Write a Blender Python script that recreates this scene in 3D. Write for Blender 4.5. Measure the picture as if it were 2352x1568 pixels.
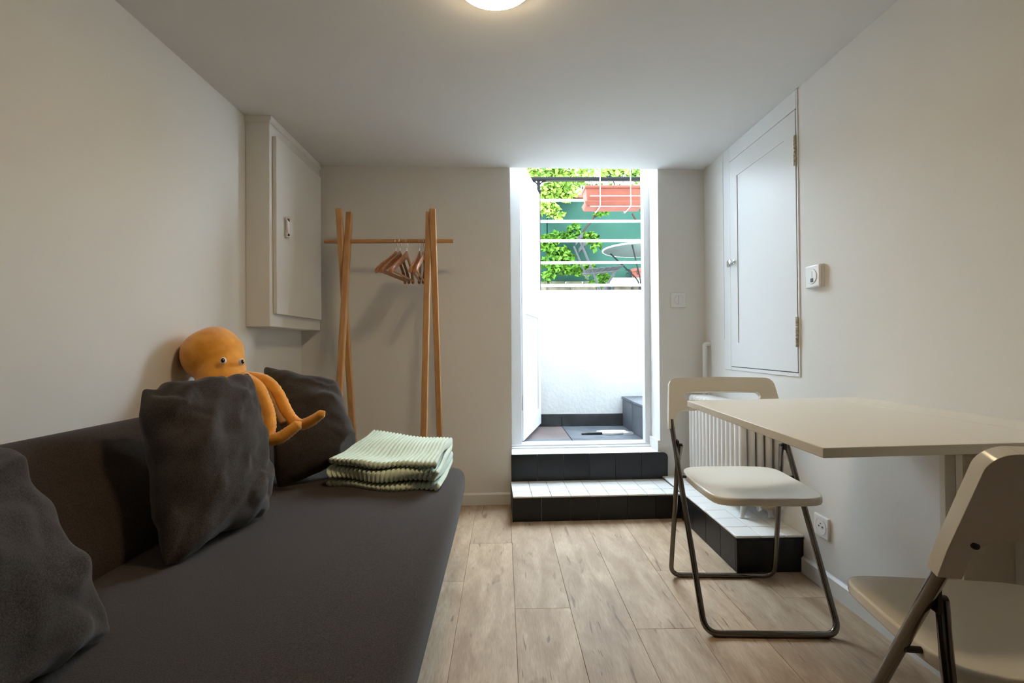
import bpy, bmesh, math, random
from mathutils import Vector, Matrix, noise
random.seed(7)
S = bpy.context.scene
COL = S.collection
for o in list(bpy.data.objects):
    bpy.data.objects.remove(o)

# ------------------------------------------------------------------ camera
F, CX, CY, CAMH = 1111.0, 1176.0, 784.0, 0.90
VPX, VPY, ROLL = 1155.0, 793.0, math.radians(0.4)
_f = Vector(((VPX-CX)/F, -(VPY-CY)/F, 1.0)).normalized()
_u = Vector((-math.sin(ROLL), math.cos(ROLL), 0.0)); _u = (_u-_f*_u.dot(_f)).normalized()
_r = _u.cross(_f)
W2 = Matrix((_r, _f, _u))            # camera (right, up, forward) -> world
cam_d = bpy.data.cameras.new('camera'); cam = bpy.data.objects.new('camera', cam_d); COL.objects.link(cam)
cam_d.sensor_fit = 'HORIZONTAL'; cam_d.sensor_width = 36.0; cam_d.lens = 36.0*F/2352.0
cam_d.clip_start = 0.02; cam_d.clip_end = 200
cr, cu, cf = W2 @ Vector((1,0,0)), W2 @ Vector((0,1,0)), W2 @ Vector((0,0,1))
cam.matrix_world = Matrix(((cr.x,cu.x,-cf.x,0),(cr.y,cu.y,-cf.y,0),(cr.z,cu.z,-cf.z,CAMH),(0,0,0,1)))
S.camera = cam

def at(px, py, x=None, y=None, z=None):
    """photo pixel -> world point on the plane x=, y= or z="""
    r = W2 @ Vector(((px-CX)/F, -(py-CY)/F, 1.0))
    t = x/r.x if x is not None else y/r.y if y is not None else (z-CAMH)/r.z
    return Vector((0,0,CAMH)) + r*t

# ------------------------------------------------------------------ sky and exposure
wd = bpy.data.worlds.new('overcast_sky'); S.world = wd; wd.use_nodes = True
bg = wd.node_tree.nodes['Background']
bg.inputs[0].default_value = (0.72, 0.87, 1.0, 1); bg.inputs[1].default_value = 33.0
S.view_settings.view_transform = 'Standard'; S.view_settings.look = 'None'
S.view_settings.gamma = 1.0; S.view_settings.use_curve_mapping = False
S.view_settings.exposure = 0.0
LAMP = 60.0

# ------------------------------------------------------------------ materials
MATS = {}
def mat(name, col, rough=0.6, metal=0.0, var=0.0, vscale=8.0, stretch=(1,1,1), bump=0.0, bscale=200.0, col2=None, obj_rand=0.0,
        spec=0.5, emit=None, estr=0.0, sheen=0.0, trans=0.0, coat=0.0, detail=4.0, bdist=0.002):
    m = bpy.data.materials.new(name); m.use_nodes = True; MATS[name] = m
    nt = m.node_tree; N, L = nt.nodes, nt.links; b = N['Principled BSDF']
    b.inputs['Base Color'].default_value = (*col, 1); b.inputs['Roughness'].default_value = rough
    b.inputs['Metallic'].default_value = metal; b.inputs['Specular IOR Level'].default_value = spec
    if sheen: b.inputs['Sheen Weight'].default_value = sheen
    if trans: b.inputs['Transmission Weight'].default_value = trans
    if coat: b.inputs['Coat Weight'].default_value = coat
    if emit: b.inputs['Emission Color'].default_value = (*emit, 1); b.inputs['Emission Strength'].default_value = estr
    tc = N.new('ShaderNodeTexCoord'); mp = N.new('ShaderNodeMapping'); mp.inputs['Scale'].default_value = stretch
    L.new(tc.outputs['Object'], mp.inputs['Vector'])
    vec = mp.outputs['Vector']
    if obj_rand:
        oi = N.new('ShaderNodeObjectInfo'); ad = N.new('ShaderNodeVectorMath'); ad.operation = 'ADD'
        sc = N.new('ShaderNodeVectorMath'); sc.operation = 'SCALE'; sc.inputs['Scale'].default_value = 37.0
        cb = N.new('ShaderNodeCombineXYZ')
        for i in range(3): L.new(oi.outputs['Random'], cb.inputs[i])
        L.new(cb.outputs[0], sc.inputs[0]); L.new(vec, ad.inputs[0]); L.new(sc.outputs[0], ad.inputs[1]); vec = ad.outputs[0]
    out = None
    if var or col2:
        n = N.new('ShaderNodeTexNoise'); n.inputs['Scale'].default_value = vscale; n.inputs['Detail'].default_value = detail
        L.new(vec, n.inputs['Vector'])
        rmp = N.new('ShaderNodeValToRGB'); rmp.color_ramp.elements[0].position = 0.32; rmp.color_ramp.elements[1].position = 0.68
        c2 = col2 if col2 else tuple(min(1, c*(1+var)) for c in col)
        c1 = col if col2 else tuple(c*(1-var) for c in col)
        rmp.color_ramp.elements[0].color = (*c1, 1); rmp.color_ramp.elements[1].color = (*c2, 1)
        L.new(n.outputs['Fac'], rmp.inputs['Fac']); out = rmp.outputs['Color']
    if obj_rand:
        hs = N.new('ShaderNodeHueSaturation'); mr = N.new('ShaderNodeMapRange')
        mr.inputs['To Min'].default_value = 1-obj_rand; mr.inputs['To Max'].default_value = 1+obj_rand
        L.new(oi.outputs['Random'], mr.inputs['Value']); L.new(mr.outputs[0], hs.inputs['Value'])
        if out: L.new(out, hs.inputs['Color'])
        else: hs.inputs['Color'].default_value = (*col, 1)
        out = hs.outputs['Color']
    if out: L.new(out, b.inputs['Base Color'])
    if bump:
        n2 = N.new('ShaderNodeTexNoise'); n2.inputs['Scale'].default_value = bscale; n2.inputs['Detail'].default_value = 3
        L.new(mp.outputs['Vector'], n2.inputs['Vector'])
        bp = N.new('ShaderNodeBump'); bp.inputs['Strength'].default_value = bump; bp.inputs['Distance'].default_value = bdist
        L.new(n2.outputs['Fac'], bp.inputs['Height']); L.new(bp.outputs[0], b.inputs['Normal'])
    return m

mat('paint', (0.81,0.795,0.76), 0.75, bump=0.12, bscale=60, var=0.012, vscale=2.5)
mat('ceiling_paint', (0.82,0.815,0.80), 0.8, bump=0.1, bscale=50)
mat('gloss_white', (0.82,0.83,0.83), 0.5, bump=0.05, bscale=30)
mat('cream_paint', (0.82,0.805,0.76), 0.4, bump=0.08, bscale=25)
mat('skirting', (0.80,0.79,0.76), 0.4)
mat('door_white', (0.84,0.86,0.88), 0.3)
mat('plaster', (0.86,0.87,0.88), 0.9, bump=0.35, bscale=40, bdist=0.006, var=0.03, vscale=6)
mat('black_tile', (0.009,0.009,0.0105), 0.42, spec=0.35, bump=0.05, bscale=30, obj_rand=0.25)
mat('white_tile', (0.80,0.80,0.78), 0.22, obj_rand=0.02)
mat('grout', (0.16,0.155,0.15), 0.9)
mat('light_grout', (0.42,0.42,0.40), 0.9)
mat('slate', (0.045,0.052,0.063), 0.6, spec=0.3, col2=(0.095,0.10,0.112), vscale=5, bump=0.3, bscale=30, bdist=0.004, obj_rand=0.12, detail=7)
mat('slate_red', (0.075,0.058,0.055), 0.6, spec=0.3, col2=(0.12,0.09,0.085), vscale=5, bump=0.3, bscale=30, bdist=0.004, detail=7)
mat('slate_dark', (0.016,0.017,0.019), 0.6, spec=0.3, col2=(0.045,0.045,0.048), vscale=9, bump=0.25, bscale=40, bdist=0.003)
mat('fabric', (0.0225,0.0160,0.0120), 0.95, spec=0.15, col2=(0.057,0.041,0.032), vscale=420, bump=0.5, bscale=500, bdist=0.001, sheen=0.12, detail=2)
mat('cushion_fabric', (0.026,0.0205,0.0175), 0.95, spec=0.15, col2=(0.064,0.052,0.045), vscale=420, bump=0.5, bscale=500, bdist=0.001, sheen=0.15, detail=2)
mat('black_plastic', (0.012,0.012,0.012), 0.5)
mat('plush', (0.72,0.27,0.012), 0.9, col2=(0.86,0.36,0.03), vscale=30, bump=0.3, bscale=300, bdist=0.002, sheen=0.5)
mat('plush_under', (0.36,0.21,0.09), 0.9, bump=0.4, bscale=90, bdist=0.003)
mat('eye_white', (0.85,0.82,0.75), 0.4)
mat('eye_black', (0.008,0.006,0.005), 0.12)
mat('fleece', (0.60,0.70,0.55), 0.95, col2=(0.70,0.78,0.64), vscale=60, bump=0.5, bscale=260, bdist=0.002, sheen=0.4)
mat('bamboo', (0.42,0.20,0.065), 0.42, col2=(0.56,0.30,0.11), vscale=5, stretch=(12,12,0.7), detail=5, obj_rand=0.08)
mat('bamboo_bar', (0.42,0.19,0.065), 0.42, col2=(0.52,0.26,0.10), vscale=5, stretch=(0.7,12,12), detail=5)
mat('hanger_wood', (0.27,0.10,0.035), 0.35, col2=(0.40,0.17,0.065), vscale=5, stretch=(1,14,14), detail=5, obj_rand=0.18)
mat('wire', (0.72,0.72,0.72), 0.22, 1.0)
mat('chrome', (0.15,0.135,0.122), 0.13, 1.0)
mat('bracket', (0.04,0.037,0.034), 0.4, 0.6)
mat('chair_plastic', (0.80,0.755,0.66), 0.16)
mat('table_white', (0.83,0.775,0.665), 0.33)
mat('table_edge', (0.72,0.665,0.56), 0.4)
mat('radiator_white', (0.84,0.83,0.81), 0.4)
mat('brass', (0.42,0.33,0.22), 0.35, 0.8)
mat('switch_white', (0.86,0.86,0.86), 0.25)
mat('hinge_metal', (0.52,0.47,0.38), 0.5, 0.3, var=0.5, vscale=120)
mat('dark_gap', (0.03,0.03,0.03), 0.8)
mat('glint', (0.05,0.16,0.20), 0.2)
mat('lamp_glass', (0.9,0.85,0.75), 0.4, emit=(1.0,0.75,0.44), estr=LAMP)
mat('lamp_ring', (0.75,0.68,0.52), 0.4)
mat('terracotta', (0.15,0.048,0.034), 0.85, spec=0.1, var=0.08, vscale=12)
mat('green_metal', (0.011,0.036,0.026), 0.8, var=0.08, vscale=3, spec=0.1)
mat('stone', (0.05,0.04,0.028), 0.9, spec=0.1, col2=(0.11,0.095,0.07), vscale=9, bump=0.6, bscale=25, bdist=0.01, obj_rand=0.25)
mat('coping', (0.55,0.53,0.48), 0.85, bump=0.3, bscale=30)
mat('brick_red', (0.12,0.045,0.028), 0.9, spec=0.1, var=0.2, vscale=14)
mat('rail_dark', (0.006,0.006,0.008), 0.7, spec=0.12)
mat('rail_white', (0.88,0.88,0.88), 0.4)
mat('leaf', (0.014,0.05,0.004), 0.7, col2=(0.06,0.135,0.010), vscale=4, spec=0.12)
mat('leaf_sunlit', (0.035,0.085,0.008), 0.7, col2=(0.16,0.24,0.035), vscale=4, spec=0.12)  # lighter copy of leaf with sunlight put into the colour
mat('vine', (0.030,0.017,0.010), 0.9, spec=0.1)
mat('glass_top', (0.065,0.085,0.078), 0.6, spec=0.15, var=0.06, vscale=9)
mat('iron', (0.010,0.010,0.011), 0.7, spec=0.15)
mat('zinc', (0.022,0.022,0.024), 0.7, spec=0.15)
mat('facade', (0.72,0.68,0.60), 0.9, bump=0.3, bscale=30)
mat('paving', (0.48,0.46,0.42), 0.9, bump=0.3, bscale=30)
mat('water', (0.02,0.025,0.03), 0.03, spec=0.8)

mat('bounce_dark', (0.10,0.07,0.05), 0.6, var=0.2, vscale=4, stretch=(8,8,0.6))  # made-up dark finish for the unseen wall, soaks up bounced light
mat('mossy_stone', (0.05,0.055,0.025), 0.95, spec=0.1, col2=(0.11,0.10,0.07), vscale=12, bump=0.5, bscale=25, bdist=0.01)
def floor_mat():
    m = bpy.data.materials.new('oak_laminate'); m.use_nodes = True; MATS['oak'] = m
    nt = m.node_tree; N, L = nt.nodes, nt.links; b = N['Principled BSDF']
    tc = N.new('ShaderNodeTexCoord'); oi = N.new('ShaderNodeObjectInfo')
    cb = N.new('ShaderNodeCombineXYZ'); sc = N.new('ShaderNodeVectorMath'); sc.operation = 'SCALE'; sc.inputs['Scale'].default_value = 41
    for i in range(3): L.new(oi.outputs['Random'], cb.inputs[i])
    L.new(cb.outputs[0], sc.inputs[0])
    ad = N.new('ShaderNodeVectorMath'); ad.operation = 'ADD'; L.new(tc.outputs['Object'], ad.inputs[0]); L.new(sc.outputs[0], ad.inputs[1])
    def noi(scale, st, det=5, dist=0.0):
        mp = N.new('ShaderNodeMapping'); mp.inputs['Scale'].default_value = st; L.new(ad.outputs[0], mp.inputs['Vector'])
        n = N.new('ShaderNodeTexNoise'); n.inputs['Scale'].default_value = scale; n.inputs['Detail'].default_value = det
        n.inputs['Distortion'].default_value = dist; L.new(mp.outputs[0], n.inputs['Vector']); return n.outputs['Fac']
    def ramp(fac, stops):
        r = N.new('ShaderNodeValToRGB'); L.new(fac, r.inputs['Fac'])
        e = r.color_ramp.elements; e[0].position, e[0].color = stops[0][0], (*stops[0][1],1); e[1].position, e[1].color = stops[-1][0], (*stops[-1][1],1)
        for p, c in stops[1:-1]:
            k = e.new(p); k.color = (*c,1)
        return r.outputs['Color']
    def mult(a, c, f=1.0):
        x = N.new('ShaderNodeMix'); x.data_type = 'RGBA'; x.blend_type = 'MULTIPLY'; x.inputs['Factor'].default_value = f
        L.new(a, x.inputs['A']); L.new(c, x.inputs['B']); return x.outputs['Result']
    base = ramp(noi(5, (3.0,0.8,1), 4, 0.8), [(0.3,(0.32,0.219,0.138)), (0.5,(0.405,0.293,0.192)), (0.7,(0.49,0.368,0.252))])
    grain = ramp(noi(55, (6,0.5,1), 4, 0.3), [(0.3,(0.82,0.80,0.78)), (0.65,(1.04,1.04,1.04))])
    marks = ramp(noi(7, (2.6,0.42,1), 2, 1.5), [(0.265,(0.50,0.44,0.40)), (0.345,(1,1,1))])
    cracks = ramp(noi(13, (3.0,0.28,1), 1, 2.2), [(0.25,(0.36,0.31,0.28)), (0.285,(1,1,1))])
    c = mult(mult(mult(base, grain), marks, 0.8), cracks, 0.7)
    hs = N.new('ShaderNodeHueSaturation'); mr = N.new('ShaderNodeMapRange'); mr.inputs['To Min'].default_value = 0.92; mr.inputs['To Max'].default_value = 1.07
    L.new(oi.outputs['Random'], mr.inputs['Value']); L.new(mr.outputs[0], hs.inputs['Value']); L.new(c, hs.inputs['Color'])
    L.new(hs.outputs[0], b.inputs['Base Color']); b.inputs['Roughness'].default_value = 0.6; b.inputs['Specular IOR Level'].default_value = 0.3
    bp = N.new('ShaderNodeBump'); bp.inputs['Strength'].default_value = 0.12; bp.inputs['Distance'].default_value = 0.001
    L.new(noi(55, (6,0.5,1), 3), bp.inputs['Height']); L.new(bp.outputs[0], b.inputs['Normal'])
floor_mat()

# ------------------------------------------------------------------ mesh helpers
class MB:
    def __init__(s): s.v, s.f = [], []
    def add(s, vs, fs):
        n = len(s.v); s.v += [Vector(p) for p in vs]; s.f += [tuple(i+n for i in f) for f in fs]; return s
    def box(s, x0, x1, y0, y1, z0, z1):
        return s.add([(x0,y0,z0),(x1,y0,z0),(x1,y1,z0),(x0,y1,z0),(x0,y0,z1),(x1,y0,z1),(x1,y1,z1),(x0,y1,z1)],
                     [(3,2,1,0),(4,5,6,7),(0,1,5,4),(1,2,6,5),(2,3,7,6),(3,0,4,7)])
    def prism(s, poly, a, b, axis='y'):
        """poly: 2D points; extruded from a to b along axis.  axis y -> (x,z); x -> (y,z); z -> (x,y)"""
        def P(p, t): return (p[0],t,p[1]) if axis == 'y' else (t,p[0],p[1]) if axis == 'x' else (p[0],p[1],t)
        n = len(poly); area = sum(poly[i][0]*poly[(i+1)%n][1]-poly[(i+1)%n][0]*poly[i][1] for i in range(n))
        fl = (area > 0) == (axis != 'y')
        vs = [P(p,a) for p in poly]+[P(p,b) for p in poly]
        fs = [tuple(range(n-1,-1,-1)), tuple(range(n,2*n))]+[(i,(i+1)%n,n+(i+1)%n,n+i) for i in range(n)]
        if not fl: fs = [tuple(reversed(f)) for f in fs]
        return s.add(vs, fs)
    def tube(s, path, r, seg=12, closed=False, flat=None):
        P = [Vector(p) for p in path]; n = len(P); rs = r if isinstance(r, (list,tuple)) else [r]*n
        vs = []; up = None
        for i in range(n):
            if closed: t = (P[(i+1)%n]-P[i-1]).normalized()
            else: t = (P[min(i+1,n-1)]-P[max(i-1,0)]).normalized()
            if up is None:
                up = Vector((0,0,1)) if abs(t.z) < 0.9 else Vector((1,0,0))
            a = (up-t*up.dot(t)).normalized(); up = a; b = t.cross(a)
            for k in range(seg):
                g = 2*math.pi*k/seg; ra, rb = (rs[i], rs[i]) if flat is None else (rs[i]*flat[0], rs[i]*flat[1])
                vs.append(P[i]+a*math.cos(g)*ra+b*math.sin(g)*rb)
        fs = []
        for i in range(n if closed else n-1):
            for k in range(seg):
                j = (i+1)%n; fs.append((i*seg+k, i*seg+(k+1)%seg, j*seg+(k+1)%seg, j*seg+k))
        if not closed: fs += [tuple(range(seg-1,-1,-1)), tuple((n-1)*seg+k for k in range(seg))]
        return s.add(vs, fs)
    def lathe(s, prof, seg=32, c=(0,0,0), axis='z'):
        vs, fs = [], []
        for r, h in prof:
            for k in range(seg):
                g = 2*math.pi*k/seg; a, b = r*math.cos(g), r*math.sin(g)
                p = (a,b,h) if axis == 'z' else (a,h,-b) if axis == 'y' else (h,a,b)
                vs.append(Vector(c)+Vector(p))
        for i in range(len(prof)-1):
            for k in range(seg): fs.append((i*seg+k, i*seg+(k+1)%seg, (i+1)*seg+(k+1)%seg, (i+1)*seg+k))
        fs += [tuple(range(seg-1,-1,-1)), tuple((len(prof)-1)*seg+k for k in range(seg))]
        return s.add(vs, fs)
    def xf(s, m):
        s.v = [m @ p for p in s.v]; return s
    def build(s, name, m, parent=None, bevel=0, bseg=2, smooth=None, local=False, sub=0):
        me = bpy.data.meshes.new(name)
        off = Vector((0,0,0))
        if parent is not None and not local:
            p = parent
            while p is not None: off = off+p.location; p = p.parent
        me.from_pydata([tuple(p-off) for p in s.v], [], s.f); me.validate()
        bm = bmesh.new(); bm.from_mesh(me); bmesh.ops.recalc_face_normals(bm, faces=bm.faces); bm.to_mesh(me); bm.free()
        me.materials.append(MATS[m]); o = bpy.data.objects.new(name, me); COL.objects.link(o)
        if parent is not None: o.parent = parent
        if smooth is not None:
            for p in me.polygons: p.use_smooth = True
            if smooth < 179: me.set_sharp_from_angle(angle=math.radians(smooth))
        if bevel:
            b = o.modifiers.new('bevel', 'BEVEL'); b.width = bevel; b.segments = bseg; b.limit_method = 'ANGLE'; b.angle_limit = math.radians(35)
            for p in me.polygons: p.use_smooth = True
            me.set_sharp_from_angle(angle=math.radians(50))
        if sub:
            q = o.modifiers.new('sub', 'SUBSURF'); q.levels = sub; q.render_levels = sub
        return o
def tag(o, label=None, cat=None, group=None, kind=None):
    if label: o['label'] = label
    if cat: o['category'] = cat
    if group: o['group'] = group
    if kind: o['kind'] = kind
    return o
def thing(name, label, cat, loc=(0,0,0), rz=0, group=None, kind=None):
    o = bpy.data.objects.new(name, None); COL.objects.link(o); o.empty_display_size = 0.1
    o.location = loc; o.rotation_euler = (0,0,rz); return tag(o, label, cat, group, kind)
def struct(o, label=None): return tag(o, label, None, None, 'structure')
def copy_tree(o, parent=None):
    c = o.copy(); COL.objects.link(c); c.parent = parent
    for ch in [k for k in bpy.data.objects if k.parent == o]: copy_tree(ch, c)
    return c
def bez(p0, p1, p2, n=8):
    p0, p1, p2 = Vector(p0), Vector(p1), Vector(p2)
    return [p0*(1-t)**2+p1*2*t*(1-t)+p2*t*t for t in [i/n for i in range(n+1)]]
def rounded(path, r, n=6):
    """polyline with its inner corners rounded"""
    P = [Vector(p) for p in path]; out = [P[0]]
    for i in range(1, len(P)-1):
        a, b = (P[i-1]-P[i]), (P[i+1]-P[i]); d = min(r, a.length*0.49, b.length*0.49)
        out += bez(P[i]+a.normalized()*d, P[i], P[i]+b.normalized()*d, n)
    return out+[P[-1]]
def catmull(P, n=8):
    P = [Vector(p) for p in P]; Q = [2*P[0]-P[1]]+P+[2*P[-1]-P[-2]]; out = []
    for i in range(1, len(Q)-2):
        for k in range(n):
            t = k/n; a, b, c, d = Q[i-1], Q[i], Q[i+1], Q[i+2]
            out.append(0.5*((2*b)+(c-a)*t+(2*a-5*b+4*c-d)*t*t+(3*b-a-3*c+d)*t**3))
    return out+[P[-1]]
def lerpl(vals, n):
    out = []
    for i in range(len(vals)-1):
        out += [vals[i]+(vals[i+1]-vals[i])*k/n for k in range(n)]
    return out+[vals[-1]]

# ------------------------------------------------------------------ room shell
XL, XR, ZC, YN = -1.125, 1.18, 1.915, -3.6
SK = 0.03                                    # the end wall is a little out of square
def wy(x, d=0.0): return 2.757+SK*x+d
# floor: base plus planks
fl = struct(MB().box(XL-0.1, XR+0.1, YN, 2.85, -0.12, -0.012).build('floor', 'grout'), 'pale oak laminate floor of wide planks')
PW = 0.19; PL = 1.38; joints = {-1:1.86, 0:2.21, 1:1.66, 2:1.02, 3:1.53, 4:1.92, 5:1.20, 6:1.70}
for k in range(-6, 7):
    x0 = 0.035+PW*(k-1); x1 = x0+PW
    if x1 < XL or x0 > XR: continue
    x0c, x1c = max(x0, XL), min(x1, XR); j = joints.get(k, 1.4+0.37*k)
    ys = sorted([j+PL*i for i in range(-5, 6)])
    for i in range(len(ys)-1):
        a, b = max(ys[i], YN), min(ys[i+1], 2.76)
        if b-a < 0.02: continue
        MB().box(x0c+0.0004, x1c-0.0004, a+0.0004, b-0.0004, -0.012, 0).build('plank', 'oak', fl, bevel=0.0007, bseg=1)
cl = struct(MB().box(XL-0.1, XR+0.1, YN-0.1, 2.757, ZC, ZC+0.12).build('ceiling', 'ceiling_paint'), 'white painted flat ceiling')
for p in cl.data.vertices:
    if p.co.y > 2: p.co.y = wy(p.co.x)
struct(MB().box(XL-0.1, XL, YN, 2.95, -0.12, ZC).build('wall_left', 'paint'), 'white painted wall behind the sofa')
struct(MB().box(XR, XR+0.1, YN, 2.95, -0.12, ZC).build('wall_right', 'paint'), 'white painted wall beside the table')
struct(MB().box(XL-0.1, XR+0.1, YN-0.1, YN, -0.12, ZC).build('wall_front', 'bounce_dark'), 'unseen end wall opposite the garden door, made dark to cut bounced light')  # out of view; dark finish invented to keep near walls dimmer
OX0, OX1, OZ0, OZ1, WT = 0.047, 0.905, 0.28, 2.07, 0.30
wb = MB()
def wseg(mb, x0, x1, z0, z1, d0=0.0, d1=WT):
    mb.add([(x0,wy(x0,d0),z0),(x1,wy(x1,d0),z0),(x1,wy(x1,d1),z0),(x0,wy(x0,d1),z0),
            (x0,wy(x0,d0),z1),(x1,wy(x1,d0),z1),(x1,wy(x1,d1),z1),(x0,wy(x0,d1),z1)],
           [(3,2,1,0),(4,5,6,7),(0,1,5,4),(1,2,6,5),(2,3,7,6),(3,0,4,7)]); return mb
wseg(wb, XL-0.1, OX0, -0.12, 2.3); wseg(wb, OX1, XR+0.1, -0.12, 2.3); wseg(wb, OX0, OX1, OZ1, 2.3); wseg(wb, OX0, OX1, -0.12, OZ0-0.004)
struct(wb.build('wall_back', 'paint'), 'white painted end wall with the garden door opening')
# skirtings
def skirt(name, poly_ab, horiz, h=0.066, t=0.014):
    (xa,ya),(xb,yb) = poly_ab; d = Vector((xb-xa,yb-ya,0)).normalized(); n = Vector((-d.y,d.x,0))*t
    a, b = Vector((xa,ya,0)), Vector((xb,yb,0)); vs = []
    for q in (a, b):
        vs += [q, q+n, q+n+Vector((0,0,h-0.008)), q+n*0.4+Vector((0,0,h)), q+Vector((0,0,h))]
    fs = [(0,1,2,3,4),(9,8,7,6,5)]+[(i,(i+1)%5,5+(i+1)%5,5+i) for i in range(5)]
    return struct(MB().add(vs, fs).build(name, 'skirting', smooth=30))
skirt('baseboard_back', ((0.04,wy(0.04)),(XL,wy(XL))), 0)
skirt('baseboard_right', ((XR,YN),(XR,1.885)), 0, h=0.066)
skirt('baseboard_left', ((XL,2.70),(XL,YN)), 0)

# ------------------------------------------------------------------ tiled steps and ledge
def rot_about(mb, ang, x, y):
    return mb.xf(Matrix.Translation((x,y,0)) @ Matrix.Rotation(ang,4,'Z') @ Matrix.Translation((-x,-y,0)))
st1 = thing('tiled_step', 'low step with white tiled tread and black tiled riser below the garden door', 'step', (0.045,2.469,0))
ANG1 = math.atan(0.022)
def s1(mb, name, m, **k): return rot_about(mb, ANG1, 0.045, 2.469).build(name, m, st1, **k)
S1X0, S1X1, S1Y0, S1Z = 0.045, 0.9185, 2.469, 0.130
s1(MB().box(S1X0+0.004, S1X1-0.001, S1Y0+0.006, 2.741, 0, S1Z-0.007), 'core', 'light_grout')
tx = [S1X0+0.1475*i for i in range(6)]+[S1X1]
for i in range(6):
    s1(MB().box(tx[i]+0.001, tx[i+1]-0.001, S1Y0, S1Y0+0.008, 0.001, S1Z-0.011), 'riser_tile', 'black_tile', bevel=0.0012, bseg=1)
s1(MB().box(S1X0-0.001, S1X0+0.006, S1Y0, 2.745, 0, S1Z-0.009), 'side_tile', 'black_tile')
nx = 9; wxt = (S1X1-S1X0)/8.8
for r, (ya, yb) in enumerate(((S1Y0-0.004,2.553),(2.553,2.652),(2.652,2.742))):
    for i in range(nx):
        a, b = S1X0+wxt*i, min(S1X0+wxt*(i+1), S1X1)
        s1(MB().box(a+0.0008, b-0.0008, ya+0.0008, yb-0.0008, S1Z-0.009, S1Z), 'tread_tile', 'white_tile', bevel=0.003 if r == 0 else 0.001, bseg=2)
st2 = thing('tiled_door_step', 'upper black tiled riser carrying the white door sill', 'step', (0.04,2.745,0.13))
ANG2 = math.atan(0.022)
def s2(mb, name, m, **k): return rot_about(mb, ANG2, 0.04, 2.745).build(name, m, st2, **k)
s2(MB().box(0.045, 0.908, 2.747, 2.760, 0.125, 0.267), 'core', 'light_grout')
tx2 = [0.042+0.149*i for i in range(7)]
for i in range(6):
    if i < 5: mb = MB().box(tx2[i]+0.001, tx2[i+1]-0.001, 2.740, 2.748, 0.128, 0.281)
    else: mb = MB().prism([(tx2[5]+0.001,0.128),(0.908,0.128),(0.908,0.145),(0.940,0.145),(0.942,0.255),(0.937,0.270),(0.925,0.279),(0.912,0.281),(tx2[5]+0.001,0.281)], 2.740, 2.748)
    s2(mb, 'riser_tile', 'black_tile', bevel=0.0012, bseg=1)
led = thing('radiator_ledge', 'low tiled ledge with white top and black front under the radiator', 'ledge', (0.91,1.888,0))
LX, LY, LZ = 0.912, 1.888, 0.146
MB().box(LX+0.006, XR, LY+0.006, 2.79, 0, LZ-0.008).build('core', 'grout', led)
for i, (a, b) in enumerate(((LY+0.012,2.03),(2.03,2.178),(2.178,2.326),(2.326,2.474))):
    MB().box(LX, LX+0.007, a+0.001, b-0.001, 0.001, LZ-0.018).build('front_tile', 'black_tile', led, bevel=0.001, bseg=1)
MB().box(LX, LX+0.007, 2.475, 2.785, S1Z, LZ-0.009).build('front_tile', 'black_tile', led)
MB().box(LX, LX+0.007, LY, 2.47, LZ-0.017, LZ-0.009).build('border_tile', 'black_tile', led)
MB().box(LX, XR, LY, LY+0.007, LZ-0.017, LZ-0.009).build('border_tile', 'black_tile', led)
MB().box(LX, LX+0.011, LY, LY+0.010, 0.001, LZ-0.018).build('corner_tile', 'black_tile', led)
for a, b in ((LX+0.012, 1.068), (1.07, XR-0.001)):
    MB().box(a, b-0.0015, LY, LY+0.007, 0.001, LZ-0.019).build('end_tile', 'black_tile', led, bevel=0.001, bseg=1)
yy = [LY-0.004+0.1*i for i in range(10)]
for i in range(9):
    for (a, b) in ((LX-0.004,1.008),(1.008,1.108),(1.108,XR)):
        MB().box(a+0.0008, b-0.0008, yy[i]+0.0008, min(yy[i+1],2.785)-0.0008, LZ-0.009, LZ).build('top_tile', 'white_tile', led, bevel=0.0025 if i == 0 or a < 0.95 else 0.001)

# ------------------------------------------------------------------ garden door
door = struct(thing('door_1', 'white garden door standing open outwards', None, (0.48, 2.92, 0.28)))
del_keys = [k for k in ('category',) if k in door.keys()]
for k in del_keys: del door[k]
DY = 0.165
def dseg(x0,x1,z0,z1,d0,d1): return wseg(MB(), x0,x1,z0,z1,d0,d1)
dseg(OX0-0.01, 0.112, OZ0-0.01, 2.08, DY, DY+0.06).build('door_frame', 'door_white', door, bevel=0.004)
dseg(0.868, OX1+0.01, OZ0-0.01, 2.08, DY, DY+0.06).build('door_frame', 'door_white', door, bevel=0.004)
dseg(OX0-0.01, OX1+0.01, 2.045, 2.09, DY, DY+0.06).build('door_frame', 'door_white', door, bevel=0.004)
dseg(OX0-0.01, OX1+0.01, OZ0-0.01, 0.302, DY-0.01, DY+0.085).build('threshold', 'door_white', door, bevel=0.004)
dseg(OX0-0.01, OX1+0.01, OZ0-0.01, 0.290, DY-0.03, DY).build('threshold_strip', 'door_white', door, bevel=0.003)
dseg(OX0, OX1, OZ0-0.012, OZ0, -0.004, DY).build('sill', 'gloss_white', door, bevel=0.003)
dseg(0.892, OX1+0.005, OZ0, 0.345, 0.0, DY).build('reveal_skirting', 'skirting', door, bevel=0.003)
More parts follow.
